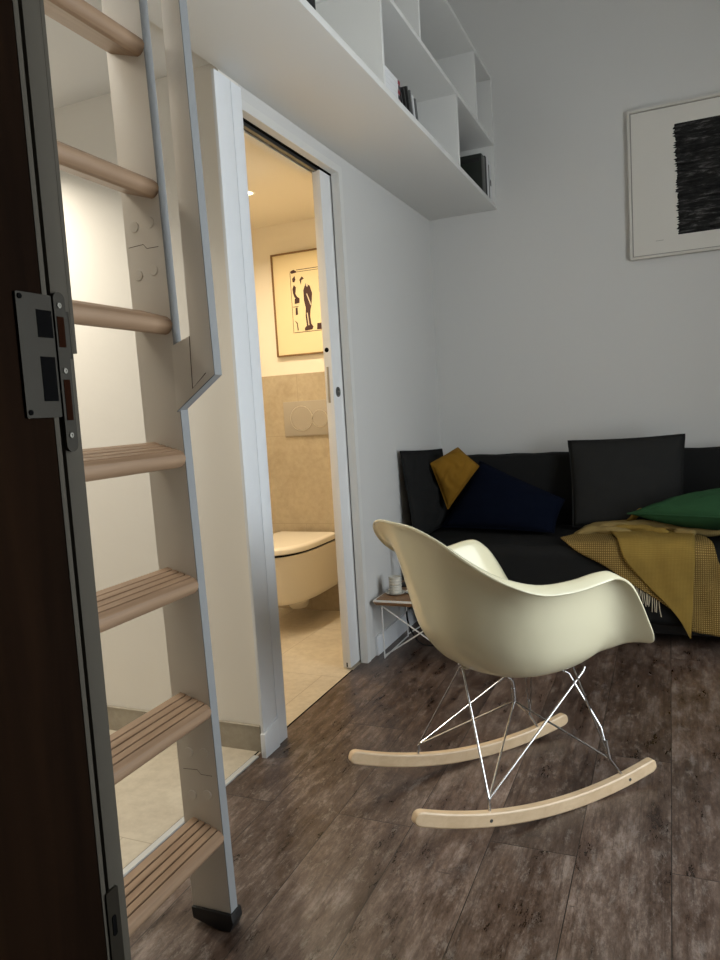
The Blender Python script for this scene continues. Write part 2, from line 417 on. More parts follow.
# skirting of the sitting room
fr = MB(); fr.box((0, -1.14, 0), (.012, 0, .085), .002); struct(fr.build('baseboard_left', M['trim']))
fr = MB(); fr.box((.012, -.012, 0), (XR, 0, .085), .002); struct(fr.build('baseboard_back', M['trim']))

# entrance door frame (dark wood rebate, grey painted lining, strike plates)
fr = MB(); fr.box((.44, -4.0, 0), (.58, -3.4075, 2.1)); j = struct(fr.build('door_2', M['dkwood'], smooth=False))
MB().box((.5, -3.4075, 0), (.581, -3.4005, 2.1), .0005).build('painted_bead', M['jamb'], j)
MB().box((.5, -3.4005, 0), (.572, -3.394, 2.1)).build('rubber_seal', M['black'], j)
g = MB(); g.box((.5, -3.394, 0), (.58, -3.368, 2.1), .001); g.box((.56, -3.368, 1.165), (.58, -3.362, 2.1), .0005)
g.build('painted_lining', M['jamb'], j)
def rplate(y0, y1, z0, z1, x0, x1, r, n=8):
    P = []
    for cy, cz, a0 in ((y1 - r, z1 - r, 0), (y0 + r, z1 - r, 90), (y0 + r, z0 + r, 180), (y1 - r, z0 + r, 270)):
        for k in range(n + 1):
            a = math.radians(a0 + 90 * k / n); P.append((cy + r * math.cos(a), cz + r * math.sin(a)))
    return MB().prism(P, (x0, x1), 'x')
sp = rplate(-3.446, -3.397, 1.092, 1.227, .578, .583, .002).build('strike_plate', M['brass'], j)
a = MB(); a.box((.582, -3.4205, 1.180), (.5834, -3.399, 1.210)); a.box((.582, -3.4205, 1.110), (.5834, -3.400, 1.159)); a.build('bolt_hole', M['dark'], sp)
a = MB()
for y, z in ((-3.441, 1.222), (-3.441, 1.098)): a.lathe([(0, .001), (.003, .001), (.003, 0)], (.583, y, z), 14, RY)
a.build('rivet', M['dark'], sp)
ep = rplate(-3.396, -3.379, 1.052, 1.232, .5795, .5850, .0082).build('edge_plate', M['brass'], j)
a = MB(); a.box((.5848, -3.3935, 1.1705), (.5856, -3.3835, 1.2045)); a.box((.5848, -3.3925, 1.088), (.5856, -3.383, 1.134)); a.build('bolt_slot', mat('brown_slot', (.02, .006, .002), .9, spec=.05), ep)
a = MB()
for z in (1.217, 1.144, 1.071): a.lathe([(0, .0006), (.0011, .0006), (.0014, .0012), (.0030, .0012), (.0034, 0)], (.585, -3.3885, z), 16, RY)
a.build('screw', M['screw'], ep)
MB().box((.579, -3.379, 1.158), (.5835, -3.3725, 1.212), .0015).build('latch_lip', M['brass'], ep)
lp = rplate(-3.403, -3.383, .30, .520, .5785, .5835, .002).build('lower_strike_plate', M['brass'], j)
rplate(-3.3975, -3.3905, .462, .488, .5834, .5842, .003).build('bolt_hole', M['dark'], lp)

# ------------------------------------------------------------------ ladder
LY = -2.83
def lx(z): return .345 - .0215 * z           # front edge of the stile leans very slightly back
lad = empty('ladder', (.30, -3.0, 0))
tag(lad, 'beige loft ladder with grooved beech treads and black rubber feet on the floor', 'ladder')
LT = 2.55
def stile(y0, y1, name='stile'):
    m = MB()
    m.prism([(lx(.035) - .097, .035), (lx(.035), .035), (lx(LT), LT), (lx(LT) - .085, LT)], (y0, y1), 'y', .0012)
    o = m.build(name, M['ladder'], lad)
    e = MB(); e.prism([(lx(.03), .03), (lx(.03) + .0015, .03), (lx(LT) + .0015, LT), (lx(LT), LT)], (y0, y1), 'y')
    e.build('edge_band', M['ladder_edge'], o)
    return o
st = stile(LY, LY + .024)
for zj in (1.425, .345):
    for dx, dz in ((-.066, .042), (-.028, .045), (-.066, -.052), (-.028, -.046)):
        MB().lathe([(0, .0016), (.0098, .0014), (.0108, 0)], (lx(zj) + dx, LY, zj + dz), 20, RX).build('screw_cap', M['ladder'], st)
    x1 = lx(zj)
    MB().tube([(x1 - .084, LY + .0001, zj + .004), (x1 - .048, LY + .0001, zj + .006), (x1 - .040, LY + .0001, zj - .003), (x1 - .012, LY + .0001, zj - .003)], .0007, 4).build('finger_joint', M['groove'], st)
stile(-3.31, -3.286)
def foot(y0):
    m = MB(); x = lx(0)
    m.prism([(x - .098, .040), (x + .004, .042), (x + .007, .022), (x - .002, .002), (x - .030, .000), (x - .095, .014)], (y0 - .006, y0 + .032), 'y', .003)
    m.build('rubber_foot', M['black'], lad)
foot(LY); foot(-3.31)
for zt in (.194, .467, .733, .991, 1.255, 1.517, 1.782, 2.045, 2.31):
    x1 = lx(zt) - .004; x0 = x1 - .084; zt -= .006; h = .034; y0, y1 = -3.287, LY + .001
    P = [(x0 + .004, zt), (x1 - .012, zt - .001)]
    for k in range(7):
        a = math.radians(-80 + 160 * k / 6); P.append((x1 - .013 + .013 * math.cos(a), zt + .016 + .0165 * math.sin(a)))
    # top face with grooves
    for gx in (.018, .034, .050, .066):
        X = x1 - gx; P += [(X + .0021, zt + h), (X + .0017, zt + h - .004), (X - .0017, zt + h - .004), (X - .0021, zt + h)]
    P += [(x0 + .003, zt + h), (x0, zt + h - .004), (x0, zt + .004)]
    ta = math.radians(17); ca, sa = math.cos(ta), math.sin(ta)
    def tilt(x, z): dx, dz = x - x1, z - zt; return (x1 + dx * ca + dz * sa, zt - dx * sa + dz * ca)
    P = [tilt(*q) for q in P]
    t = MB().prism(P, (y0, y1), 'y').build('tread', M['tread'], lad, angle=25)
    g = MB()
    for gx in (.018, .034, .050, .066):
        X = x1 - gx; g.prism([tilt(*q) for q in ((X - .0016, zt + h - .005), (X + .0016, zt + h - .005), (X + .0016, zt + h - .0034), (X - .0016, zt + h - .0034))], (y0 + .0008, y1 - .0008), 'y')
    g.build('tread_groove', M['groove'], t)
# handrail board offset in front of the far stile
rl = MB()
rl.prism([(.317, 1.228), (.3615, 1.2445), (.3565, 1.9), (.3565, LT + .2), (.396, LT + .2), (.396, 1.9), (.411, 1.166), (.3165, 1.100)], (LY - .004, LY + .02), 'y', .001)
r0 = rl.build('handrail', M['ladder'], lad)
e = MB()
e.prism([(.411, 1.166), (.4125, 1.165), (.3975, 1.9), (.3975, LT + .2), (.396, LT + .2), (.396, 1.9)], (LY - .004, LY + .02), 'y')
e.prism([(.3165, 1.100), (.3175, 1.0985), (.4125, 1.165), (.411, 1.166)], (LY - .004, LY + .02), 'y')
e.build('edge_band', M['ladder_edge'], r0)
e = MB(); e.tube([(.3605, LY - .0042, 1.243), (.3585, LY - .0042, 1.142), (.392, LY - .0042, 1.170)], .0008, 4); e.build('bracket_seam', M['groove'], r0)

# ------------------------------------------------------------------ bookcase
BZ = 2.112; BD = .378; BY0 = -2.64
bc = empty('bookcase', (.19, -1.3, BZ)); tag(bc, 'long white wall-mounted bookcase running above the sliding doorway to the back wall', 'bookcase')
tt = .018
def bpart(n, a, b): return MB().box(a, b, .0006).build(n, M['shelf'], bc)
bpart('bottom_board', (0.001, BY0, BZ), (BD, -.001, BZ + .022))
bpart('middle_shelf', (.001, BY0, 2.440), (BD - .001, -.001, 2.440 + tt))
bpart('top_board', (.001, BY0, 2.775), (BD - .001, -.001, 2.775 + tt))
bpart('end_panel', (.001, -.02, BZ + .022), (BD - .001, -.001, 2.44)); bpart('end_panel', (.001, -.02, 2.458), (BD - .001, -.001, 2.775))
bpart('end_panel', (.001, BY0, BZ + .022), (BD - .001, BY0 + .018, 2.44)); bpart('end_panel', (.001, BY0, 2.458), (BD - .001, BY0 + .018, 2.775))
for y in (-1.683, -.752): bpart('divider', (.001, y, BZ + .022), (BD - .001, y + tt, 2.44))
for y in (-2.1, -1.259, -.374): bpart('divider', (.001, y, 2.458), (BD - .001, y + tt, 2.775))

# mezzanine edge over the hall side of the ladder
# books
bz = BZ + .0225
for k in range(5):
    y0 = -1.655 + .004 * (k % 2); b0 = empty('book', (.28, -1.56, bz + k * .0165))
    y1 = y0 + .165 - .002 * ((k * 3) % 4)
    MB().box((.20, y0, bz + k * .0165), (.366, y1, bz + .0158 + k * .0165), .001).build('cover', M['bookw'], b0)
    MB().box((.3655, y1 - .020, bz + .001 + k * .0165), (.3672, y1 - .001, bz + .0148 + k * .0165)).build('coloured_spine_end', M['red'] if k % 2 == 0 else M['bookk'], b0)
    MB().box((.3655, y0 + .006, bz + .005 + k * .0165), (.3668, y0 + .010, bz + .010 + k * .0165)).build('spine_mark', M['bookk'], b0)
    tag(b0, 'white paperback lying %s pile of five on the bookcase' % ['at the very bottom of the', 'second from the bottom of the', 'in the middle of the', 'second from the top of the', 'on the very top of the'][k], 'book', 'white paperbacks lying in a pile')
lean = [(-1.445, .42, .060, .012, 'bookk', 'short black booklet leaning lowest at the left of the slumped books'),
        (-1.405, .36, .088, .014, 'bookk', 'black booklet leaning left between the shortest booklet and the black book'),
        (-1.365, .30, .108, .014, 'bookk', 'black book leaning left in front of the dark grey book'),
        (-1.335, .26, .106, .013, 'bookg', 'dark grey book leaning in the middle of the slumped books'),
        (-1.308, .24, .098, .009, 'bookw', 'pale slim book leaning between the two grey books'),
        (-1.285, .22, .095, .018, 'bookg', 'grey book at the right end of the slumped books, nearest the divider')]
for y, tl, h, th_, mm, lb in lean:
    mtx = Matrix.Translation((0, y, bz + .001)) @ Matrix.Rotation(tl, 4, 'X')
    m = MB(); m.box((.22, 0, 0), (.36, th_, h), .0015, mtx)
    o = m.build('book', M[mm]); tag(o, lb, 'book', 'slumped books beside the white pile')
# camera-like round object at the far left
m = MB(); m.lathe([(0, 0), (.032, 0), (.040, .01), (.040, .05), (.032, .062), (0, .065)], (.325, -2.165, BZ + .0225), 28)
o = m.build('speaker', M['black']); tag(o, 'small rounded black speaker on the bookcase bottom, nearest the ladder', 'speaker')
MB().lathe([(.018, .064), (.024, .0672), (.028, .0635)], (.325, -2.165, BZ + .0225), 28).build('top_ring', M['railm'], o)
# album and standing books in the end cell
al = MB(); al.box((.12, -.245, bz), (.362, -.170, bz + .205), .004); o = al.build('box_file', M['bookgreen']); tag(o, 'black box file standing in the last lower cell of the bookcase', 'box file')
e = MB(); e.box((.13, -.2475, bz + .165), (.352, -.2445, bz + .185), .001); e.build('lid_edge', M['bookk'], o)
e = MB(); e.box((.20, -.2475, bz + .05), (.29, -.2445, bz + .11), .001); e.build('label_holder', M['bookg'], o)
for k, (y, th_, h, mm, lb) in enumerate([(-.163, .028, .215, 'bookk', 'black hardback standing right against the black box file'), (-.130, .034, .222, 'bookw', 'thick white book standing beside the black hardback'),
        (-.092, .018, .19, 'bookg', 'slim grey book standing between two white books'), (-.070, .032, .215, 'bookw', 'white book standing last, against the bookcase end panel')]):
    b = MB(); b.box((.17, y, bz), (.362, y + th_, bz + h), .0015); o = b.build('book', M[mm]); tag(o, lb, 'book', 'books standing beside the box file')
    if k == 3: MB().box((.3615, y + .006, bz + .09), (.3632, y + th_ - .006, bz + .12)).build('spine_label', M['bookk'], o)

# ------------------------------------------------------------------ pictures
pc = empty('framed_artwork', (1.6, -.02, 1.75)); tag(pc, 'pale framed artwork with a dense black brushed block above the sofa', 'picture')
x0, x1, z0, z1 = 1.045, 2.10, 1.75, 2.468
f = MB(); t = .012
for a, b in (((x0, -.034, z0), (x0 + t, -.001, z1)), ((x1 - t, -.034, z0), (x1, -.001, z1)), ((x0 + t, -.034, z0), (x1 - t, -.001, z0 + t)), ((x0 + t, -.034, z1 - t), (x1 - t, -.001, z1))): f.box(a, b, .0012)
f.build('frame', M['frame'], pc)
MB().box((x0 + t, -.024, z0 + t), (x1 - t, -.004, z1 - t)).build('backing', M['frameshadow'], pc)
mt = MB().box((x0 + t + .005, -.026, z0 + t + .005), (x1 - t - .005, -.0235, z1 - t - .005)).build('mount', M['paper'], pc)
k = MB(); P = []
# brushed block: ragged left edge made of bristle ends
ix0, ix1, iz0, iz1 = 1.262, 1.90, 1.845, 2.368
random.seed(3)
n = 95
L_ = []
for i in range(n + 1):
    z = iz0 + (iz1 - iz0) * i / n
    L_.append((ix0 + .010 - .012 * (i / n) + (random.random() - .5) * .013 - (.006 if i % 2 else 0), z))
poly = [(ix1, iz0), (ix1, iz1)] + L_[::-1]
bm = bmesh.new(); A = [bm.verts.new((p[0], -.0272, p[1])) for p in L_]; B = [bm.verts.new((ix1, -.0272, p[1])) for p in L_]
C_ = [bm.verts.new((p[0], -.0260, p[1])) for p in L_]
for i in range(n): bm.faces.new((A[i], B[i], B[i + 1], A[i + 1])); bm.faces.new((A[i], A[i + 1], C_[i + 1], C_[i]))
k.merge(bm); k.build('brushed_block', M['ink'], mt, smooth=False)
MB().box((1.165, -.0264, 1.828), (1.202, -.0259, 1.830)).build('pencil_note', M['frameshadow'], mt)

tp = empty('framed_print', (-.53, TY - .01, 1.39)); tag(tp, 'brown framed print of dark figures on yellow paper above the toilet', 'picture')
x0, x1, z0, z1 = -.738, -.32, 1.396, 1.937; t = .008; yy = TY - .001
f = MB()
for a, b in (((x0, yy - .02, z0), (x0 + t, yy, z1)), ((x1 - t, yy - .02, z0), (x1, yy, z1)), ((x0 + t, yy - .02, z0), (x1 - t, yy, z0 + t)), ((x0 + t, yy - .02, z1 - t), (x1 - t, yy, z1))): f.box(a, b, .001)
f.build('frame', M['gold'], tp)
sh = MB().box((x0 + t, yy - .012, z0 + t), (x1 - t, yy, z1 - t)).build('mount', M['passe'], tp)
def img(u, v): return (-.630 + u * .194, 1.515 + v * .33)      # u,v in print area
pr = MB(); random.seed(5)
def blob(pts, d=.0006):
    P = [img(*p) for p in pts]; pr.prism(P, (yy - .0122 - d, yy - .0119), 'y')
blob([(0, .97), (.06, .99), (.12, 1.0), (.2, .97), (.2, .95), (.05, .94)]); blob([(0, .0), (.012, 0), (.012, .96), (0, .96)])
for (a, b, c, d) in ((.2, .985, .9, .995), (.2, .955, .9, .962), (.03, 0, .95, .01), (.03, .41, .2, .42)): blob([(a, b), (c, b), (c, d), (a, d)])
for pts in ([(.06, .86), (.14, .90), (.16, .84), (.12, .80), (.07, .81)], [(.05, .70), (.1, .76), (.16, .72), (.13, .62), (.17, .58), (.2, .54), (.1, .56), (.06, .63)],
            [(.09, .46), (.24, .47), (.25, .54), (.18, .57), (.1, .54)], [(.1, .28), (.17, .29), (.17, .40), (.11, .40)], [(.06, .2), (.14, .16), (.16, .05), (.13, .02), (.12, .14)],
            [(.28, .83), (.36, .88), (.42, .84), (.34, .82), (.32, .75)], [(.38, .66), (.46, .76), (.58, .72), (.64, .6), (.62, .5), (.6, .42), (.56, .34), (.54, .25), (.56, .12), (.62, .07), (.58, .03), (.36, .02), (.35, .06), (.42, .1), (.4, .25), (.42, .38), (.38, .5)],
            [(.72, .02), (.9, .02), (.9, .12), (.74, .12)], [(.86, .6), (.92, .7), (.92, .9), (.86, .84)]): blob(pts)
pr.build('printed_figures', M['inkbrown'], sh, smooth=False)
for pts in ([(.46, .6), (.49, .6), (.60, .42), (.57, .41)], [(.44, .3), (.47, .3), (.50, .1), (.47, .1)], [(.46, .74), (.5, .7), (.53, .72), (.5, .76)]):
    pr = MB(); blob(pts, .0009); pr.build('printed_highlight', M['inkcream'], sh, smooth=False)

# ------------------------------------------------------------------ toilet
tx = -.62; tl = empty('toilet', (tx, TY - .27, .0)); tag(tl, 'wall-hung rimless toilet with closed lid in the lit toilet room', 'toilet')
def dshape(w, l, n=28, sq=2.4, back=.0):
    """D plan: flat at the wall, rounded in front"""
    P = [(w / 2, back), ]
    for k in range(n + 1):
        a = math.pi * k / n
        c, s_ = math.cos(a), math.sin(a)
        P.append((w / 2 * math.copysign(abs(c) ** (2 / sq), c), -(l * .38) - (l * .62) * abs(s_) ** (2 / sq)))
    P.append((-w / 2, back))
    return P
def loft(levels, y0, parent, name, m, cap=True):
    mb = MB(); R = []
    for (w, l, z, dy) in levels: R.append([(tx + p[0], y0 + (0 if p[1] == 0 else dy) + p[1], z) for p in dshape(w, l)])
    mb.grid(R, True)
    mb.bm.verts.ensure_lookup_table(); nn = len(R[0])
    if cap: mb.bm.faces.new(mb.bm.verts[:nn]); mb.bm.faces.new(mb.bm.verts[-nn:])
    return mb.build(name, m, parent, angle=50)
ty = TY - .0125
loft([(.22, .36, .138, 0), (.27, .43, .140, 0), (.305, .475, .152, 0), (.325, .50, .185, 0), (.335, .512, .23, 0), (.342, .522, .30, 0), (.346, .526, .35, 0), (.35, .53, .385, 0), (.352, .53, .40, 0), (.33, .515, .402, 0)], ty, tl, 'bowl', M['toilet'])
b = MB()
R = []
for z, r, yo in ((.062, .030, .0), (.066, .042, 0), (.08, .050, 0), (.11, .060, 0), (.15, .085, 0)):
    R.append([(tx + .0 + r * math.cos(2 * math.pi * k / 24), ty - .17 + r * 1.3 * math.sin(2 * math.pi * k / 24), z) for k in range(24)])
b.grid(R, True); b.bm.verts.ensure_lookup_table(); b.bm.faces.new(b.bm.verts[:24]); b.build('trap', M['toilet'], tl)
loft([(.34, .512, .403, 0), (.34, .512, .409, 0)], ty - .03, tl, 'seat_gap', M['dark'])
ld = loft([(.352, .495, .409, -.0), (.362, .505, .413, 0), (.362, .505, .432, 0), (.352, .497, .440, 0), (.30, .45, .444, 0)], ty - .03, tl, 'lid', M['lid'])
fp = empty('flush_plate', (-.58, TY - .02, .966)); tag(fp, 'taupe dual flush plate on the tiled wall above the toilet', 'flush plate')
MB().box((-.720, ty - .011, .966), (-.440, ty, 1.152), .002).build('plate', M['plate'], fp)
for cx, r in ((-.611, .066), (-.501, .046)):
    q = MB(); RXn = Matrix.Rotation(math.pi / 2, 4, 'X')
    q.lathe([(0, .003), (r - .004, .003), (r - .003, .002)], (cx, ty - .011, 1.060 - (0 if r > .05 else .006)), 40, RXn); o = q.build('button', M['plate'], fp)
    q = MB(); q.lathe([(r - .003, .0), (r - .002, .004), (r + .0005, .004), (r + .001, 0)], (cx, ty - .011, 1.060 - (0 if r > .05 else .006)), 40, RXn); q.build('button_ring', M['ring'], o)
def downlight(x, y, z, nm, lb, em='lamp'):
    d = empty(nm, (x, y, z)); tag(d, lb, 'light')
    q = MB(); q.lathe([(.026, 0), (.028, -.003), (.038, -.003), (.040, 0)], (x, y, z), 28); q.build('trim_ring', M['white'], d)
    q = MB(); q.lathe([(0, -.0008), (.026, -.0008)], (x, y, z), 24); q.build('lamp_lens', M[em], d)
downlight(-.532, -1.062, 2.094, 'ceiling_downlight', 'small round lit downlight in the toilet room ceiling')

# ------------------------------------------------------------------ rocking chair
th = .8442; CO = Vector((.8403, -1.9988, 0))
chair = empty('rocking_chair', CO, th); tag(chair, 'cream moulded shell armchair on chrome wire base and pale wooden rockers', 'rocking chair')
cm_ = Matrix.Translation(CO) @ Matrix.Rotation(th, 4, 'Z')
def c3(x, y, z): return cm_ @ Vector((x, y, z))
# shell: rings from the seat centre out to the rim, key points front-back over half the shell (mirrored)
rim = [(-.425, 0, .79), (-.418, .09, .787), (-.395, .17, .762), (-.36, .22, .722), (-.315, .255, .682), (-.26, .28, .648), (-.19, .300, .622), (-.10, .310, .619), (-.02, .314, .629),
       (.032, .312, .633), (.077, .307, .61), (.110, .303, .565), (.140, .298, .51), (.165, .292, .462), (.175, .275, .437), (.176, .22, .428), (.182, .13, .424), (.186, 0, .422)]
crest = [(-.412, 0, .782), (-.402, .085, .777), (-.376, .158, .750), (-.338, .206, .712), (-.292, .238, .678), (-.238, .258, .655), (-.172, .272, .641), (-.09, .278, .641), (-.02, .282, .650),
       (.020, .281, .645), (.057, .278, .613), (.086, .274, .568), (.116, .270, .512), (.142, .264, .464), (.154, .250, .438), (.162, .20, .427), (.172, .12, .422), (.177, 0, .420)]
wall_hi = [(-.388, 0, .70), (-.370, .078, .695), (-.337, .140, .68), (-.296, .184, .655), (-.255, .213, .62), (-.205, .235, .59), (-.15, .248, .575), (-.09, .255, .572), (-.02, .258, .578),
           (.018, .257, .572), (.050, .254, .550), (.076, .250, .52), (.103, .244, .482), (.124, .234, .448), (.133, .220, .430), (.142, .18, .421), (.152, .11, .416), (.157, 0, .414)]
wall_md = [(-.352, 0, .58), (-.338, .076, .575), (-.308, .132, .565), (-.270, .172, .545), (-.228, .202, .525), (-.182, .223, .51), (-.135, .235, .50), (-.085, .241, .495), (-.025, .243, .495),
           (.015, .240, .490), (.046, .235, .478), (.069, .229, .462), (.091, .220, .444), (.104, .209, .426), (.112, .192, .415), (.121, .155, .409), (.131, .097, .405), (.135, 0, .403)]
wall_lo = [(-.318, 0, .478), (-.307, .075, .474), (-.280, .124, .468), (-.246, .160, .456), (-.208, .187, .444), (-.168, .204, .433), (-.128, .215, .426), (-.085, .220, .422), (-.035, .220, .420),
           (.003, .215, .418), (.031, .207, .414), (.050, .197, .410), (.066, .185, .406), (.077, .171, .401), (.085, .156, .398), (.094, .127, .395), (.102, .078, .393), (.106, 0, .392)]
floor_r = [(-.255, 0, .396), (-.249, .060, .394), (-.232, .102, .392), (-.207, .133, .388), (-.178, .154, .384), (-.148, .166, .381), (-.118, .172, .379), (-.086, .174, .378), (-.048, .172, .377),
           (-.020, .167, .376), (.0, .158, .375), (.016, .148, .375), (.028, .136, .375), (.037, .122, .375), (.045, .106, .375), (.053, .085, .375), (.059, .051, .375), (.062, 0, .375)]
def inner(f): return [((p[0] + .1) * f - .1, p[1] * f, .362 + (p[2] - .362) * f * f * .95) for p in floor_r]
def full(half):
    P = [Vector(p) for p in half]; Q = [Vector((p.x, -p.y, p.z)) for p in P[1:-1]][::-1]
    return catmull(P + Q, 4, True)
rings = [full(r) for r in (inner(.25), inner(.62), floor_r, wall_lo, wall_md, wall_hi, crest, rim)]
cols = list(zip(*rings)); cols = [catmull([Vector(v) for v in c], 4) for c in cols]
rows = list(zip(*cols)); nU = len(rows[0])
sh = MB(); bm = sh.bm
V = [[bm.verts.new(cm_ @ p) for p in row] for row in rows]
cen = bm.verts.new(c3(-.1, 0, .3625))
for k in range(nU): bm.faces.new((cen, V[0][k], V[0][(k + 1) % nU]))
for A, B in zip(V[:-1], V[1:]):
    for k in range(nU): bm.faces.new((A[k], B[k], B[(k + 1) % nU], A[(k + 1) % nU]))
so = sh.build('seat_shell', M['shell'], chair, angle=180)
md = so.modifiers.new('smooth', 'SMOOTH'); md.factor = .5; md.iterations = 2
md = so.modifiers.new('thick', 'SOLIDIFY'); md.thickness = .006; md.offset = 0; md.use_rim = True
md = so.modifiers.new('round', 'BEVEL'); md.width = .002; md.segments = 2; md.limit_method = 'ANGLE'; md.angle_limit = math.radians(60)

# rockers: bent wood strips
RR = 1.32; RW = .181; RH = .036
def rz(x): return RR - math.sqrt(RR * RR - x * x)
def rocker(side):
    xa, xb, nn = -.508, .272, 34
    rows = []
    for i in range(nn + 1):
        L_ = xb - xa; EN = [0, .0012, .004, .008, .013, .018]; t = (EN + [.018 + (L_ - .036) * q / 24 for q in range(1, 24)] + [L_ - q for q in EN[::-1]])[i] / L_; x = xa + L_ * t; z = rz(x); sl = x / math.sqrt(RR * RR - x * x)
        d = min(t, 1 - t) * (xb - xa); f = 1 if d > .018 else math.sqrt(max(0., 1 - (1 - d / .018) ** 2)) * .62 + .38
        nx, nz = -sl / math.hypot(1, sl), 1 / math.hypot(1, sl)
        mid = RH / 2; w = .0115 * (.75 + .25 * f)
        rows.append([c3(x + nx * (mid + a * RH / 2 * f), side * RW + b * w, z + nz * (mid + a * RH / 2 * f)) for a, b in
                     ((-1, -.8), (-.8, -1), (.8, -1), (1, -.8), (1, .8), (.8, 1), (-.8, 1), (-1, .8))])
    m = MB(); m.grid(rows, True); m.bm.verts.ensure_lookup_table(); m.bm.faces.new(m.bm.verts[:8]); m.bm.faces.new(m.bm.verts[-8:])
    o = m.build('rocker', M['rocker'], chair, angle=30)
    for x in (-.292, .168):
        p = c3(x, side * RW + side * .0117, rz(x) + .018)
        s = MB(); s.lathe([(0, .0002), (.0022, .0002), (.0025, .0012), (.0042, .0012), (.0045, 0)], p, 16, Matrix.Rotation(th, 4, 'Z') @ Matrix.Rotation(-side * math.pi / 2, 4, 'X'))
        s.build('screw', M['railm'], o)
for sd_ in (-1, 1): rocker(sd_)
# wire base
wr = .0029
def wire(name, *pts, r=wr): 
    MB().tube([c3(*p) for p in pts], r, 8).build(name, M['chrome'], chair)
Bn = (-.067, 0, .240)
for s in (-1, 1):
    Fr = (-.285, s * RW * .97, .097); Ff = (.115, s * RW * .95, .095)
    wire('foot_rod', Fr, (-.288, s * RW, rz(.29) + .012), r=.004); wire('foot_rod', Ff, (.165, s * RW, rz(.165) + .012), r=.004)
    wire('brace_rod', Fr, (-.236, s * .006, .372)); wire('brace_rod', Fr, Bn); wire('brace_rod', Fr, (.097, s * .10, .323), (.105, s * .098, .334))
    wire('brace_rod', Ff, Bn); wire('brace_rod', Ff, (.109, s * .15, .177), (.062, s * .082, .318), (.035, s * .05, .335), (.0, s * .04, .372)); wire('brace_rod', Ff, (.045, s * .105, .375))
    wire('brace_rod', (-.236, s * .006, .372), (-.05, s * .03, .34), (.06, s * .10, .345))
    MB().tube([c3(*Ff), c3(Ff[0] - .003, s * .162, Ff[2] + .050)], .0058, 10).build('rod_sleeve', M['chrome'], chair)
    MB().tube([c3(-.15, s * .06, .362), c3(-.15, s * .06, .380)], .011, 14).build('shock_mount', M['black'], chair)
    MB().tube([c3(.03, s * .10, .358), c3(.03, s * .10, .380)], .011, 14).build('shock_mount', M['black'], chair)
MB().tube([c3(-.067, 0, .236), c3(-.068, 0, .285), c3(-.075, 0, .305), c3(-.098, 0, .322), c3(-.135, .0, .345), c3(-.15, 0, .368)], .0045, 10, smooth=4).build('seat_bracket', M['chrome'], chair)
MB().tube([c3(-.067, 0, .240), c3(-.068, 0, .278)], .0068, 12).build('rod_sleeve', M['chrome'], chair)

# ------------------------------------------------------------------ side table
tb = empty('side_table', (.2, -1.02, 0)); tag(tb, 'low side table with walnut top and white wire base beside the sofa', 'side table')
x0, x1, y0, y1, zt = .022, .412, -1.195, -.83, .266
mb = MB()
P = []
for (ins, z) in ((.010, zt - .024), (.0015, zt - .009)): P.append([(x0 + ins, y0 + ins, z), (x1 - ins, y0 + ins, z), (x1 - ins, y1 - ins, z), (x0 + ins, y1 - ins, z)])
mb.grid(P, True); mb.bm.verts.ensure_lookup_table(); mb.bm.faces.new(mb.bm.verts[:4]); mb.bm.faces.new(mb.bm.verts[-4:]); mb.build('tabletop', M['tablewood'], tb, angle=10)
mb = MB(); mb.box((x0, y0, zt - .008), (x1, y1, zt - .001), .001); mb.build('white_edge', M['tablewhite'], tb)
mb = MB(); mb.box((x0 + .012, y0 + .012, zt - .001), (x1 - .012, y1 - .012, zt + .004), .002); mb.build('top_veneer', M['tablewood'], tb)
def tw(name, *p, r=.0032): MB().tube(p, r, 8).build(name, M['whitewire'], tb)
xl, xr, yn, yf = x0 + .030, x1 - .030, y0 + .028, y1 - .028; zz = zt - .024
for y in (yn, yf):
    for x in (xl, xr): tw('leg', (x, y, .002), (x, y, zz))
    tw('cross_brace', (xl, y - .0052, .014), (xr, y - .0052, zz - .01)); tw('cross_brace', (xl, y + .0052, zz - .01), (xr, y + .0052, .014))
for x in (xl, xr):
    tw('top_rail', (x, yn - .01, zz - .0026), (x, yf + .01, zz - .0026)); tw('foot_rail', (x, yn, .006), (x, yf, .006))
zs = zt + .0045
def saucer(x, y, lb):
    m = MB(); m.lathe([(0, 0), (.026, 0), (.038, .004), (.044, .009), (.042, .010), (.026, .004), (0, .004)], (x, y, zs), 32); o = m.build('saucer', M['ceramic']); tag(o, lb, 'saucer', 'saucers on the small side table')
saucer(.090, -1.090, 'off-white saucer under the two stacked cups on the small table'); saucer(.170, -1.06, 'off-white saucer half hidden behind the rocking chair back')
def cup(z, lb, r=.0290, h=.037):
    pr = [(0, 0), (r * .86, 0), (r * .93, .002)]
    for k in range(9): pr.append((r * (.95 + .05 * math.sin(k * 1.9)), .004 + (h - .006) * k / 8))
    pr += [(r * .93, h), (r * .86, h), (r * .86, h * .5), (r * .7, .004), (0, .004)]
    m = MB(); m.lathe(pr, (.090, -1.090, z), 32); o = m.build('cup', M['ceramic']); tag(o, lb, 'cup', 'stacked stoneware cups')
cup(zs + .0043, 'small off-white handleless cup, lower of two stacked on a saucer'); cup(zs + .0418, 'small off-white handleless cup, upper of two stacked on a saucer')
lp_ = empty('table_lamp', (.085, -.93, zs)); tag(lp_, 'slim black lamp with thin stem standing behind the stacked cups', 'lamp')
MB().lathe([(0, 0), (.040, 0), (.040, .006), (.012, .010), (0, .012)], (.085, -.93, zs), 28).build('base', M['black'], lp_)
MB().tube([(.085, -.93, zs + .008), (.085, -.93, zs + .23)], .006, 12).build('stem', M['black'], lp_)
MB().lathe([(0, .17), (.012, .17), (.034, .12), (.036, .118), (.030, .122), (.010, .164)], (.135, -.93, zs + .09), 24).build('lamp_shade', M['black'], lp_)
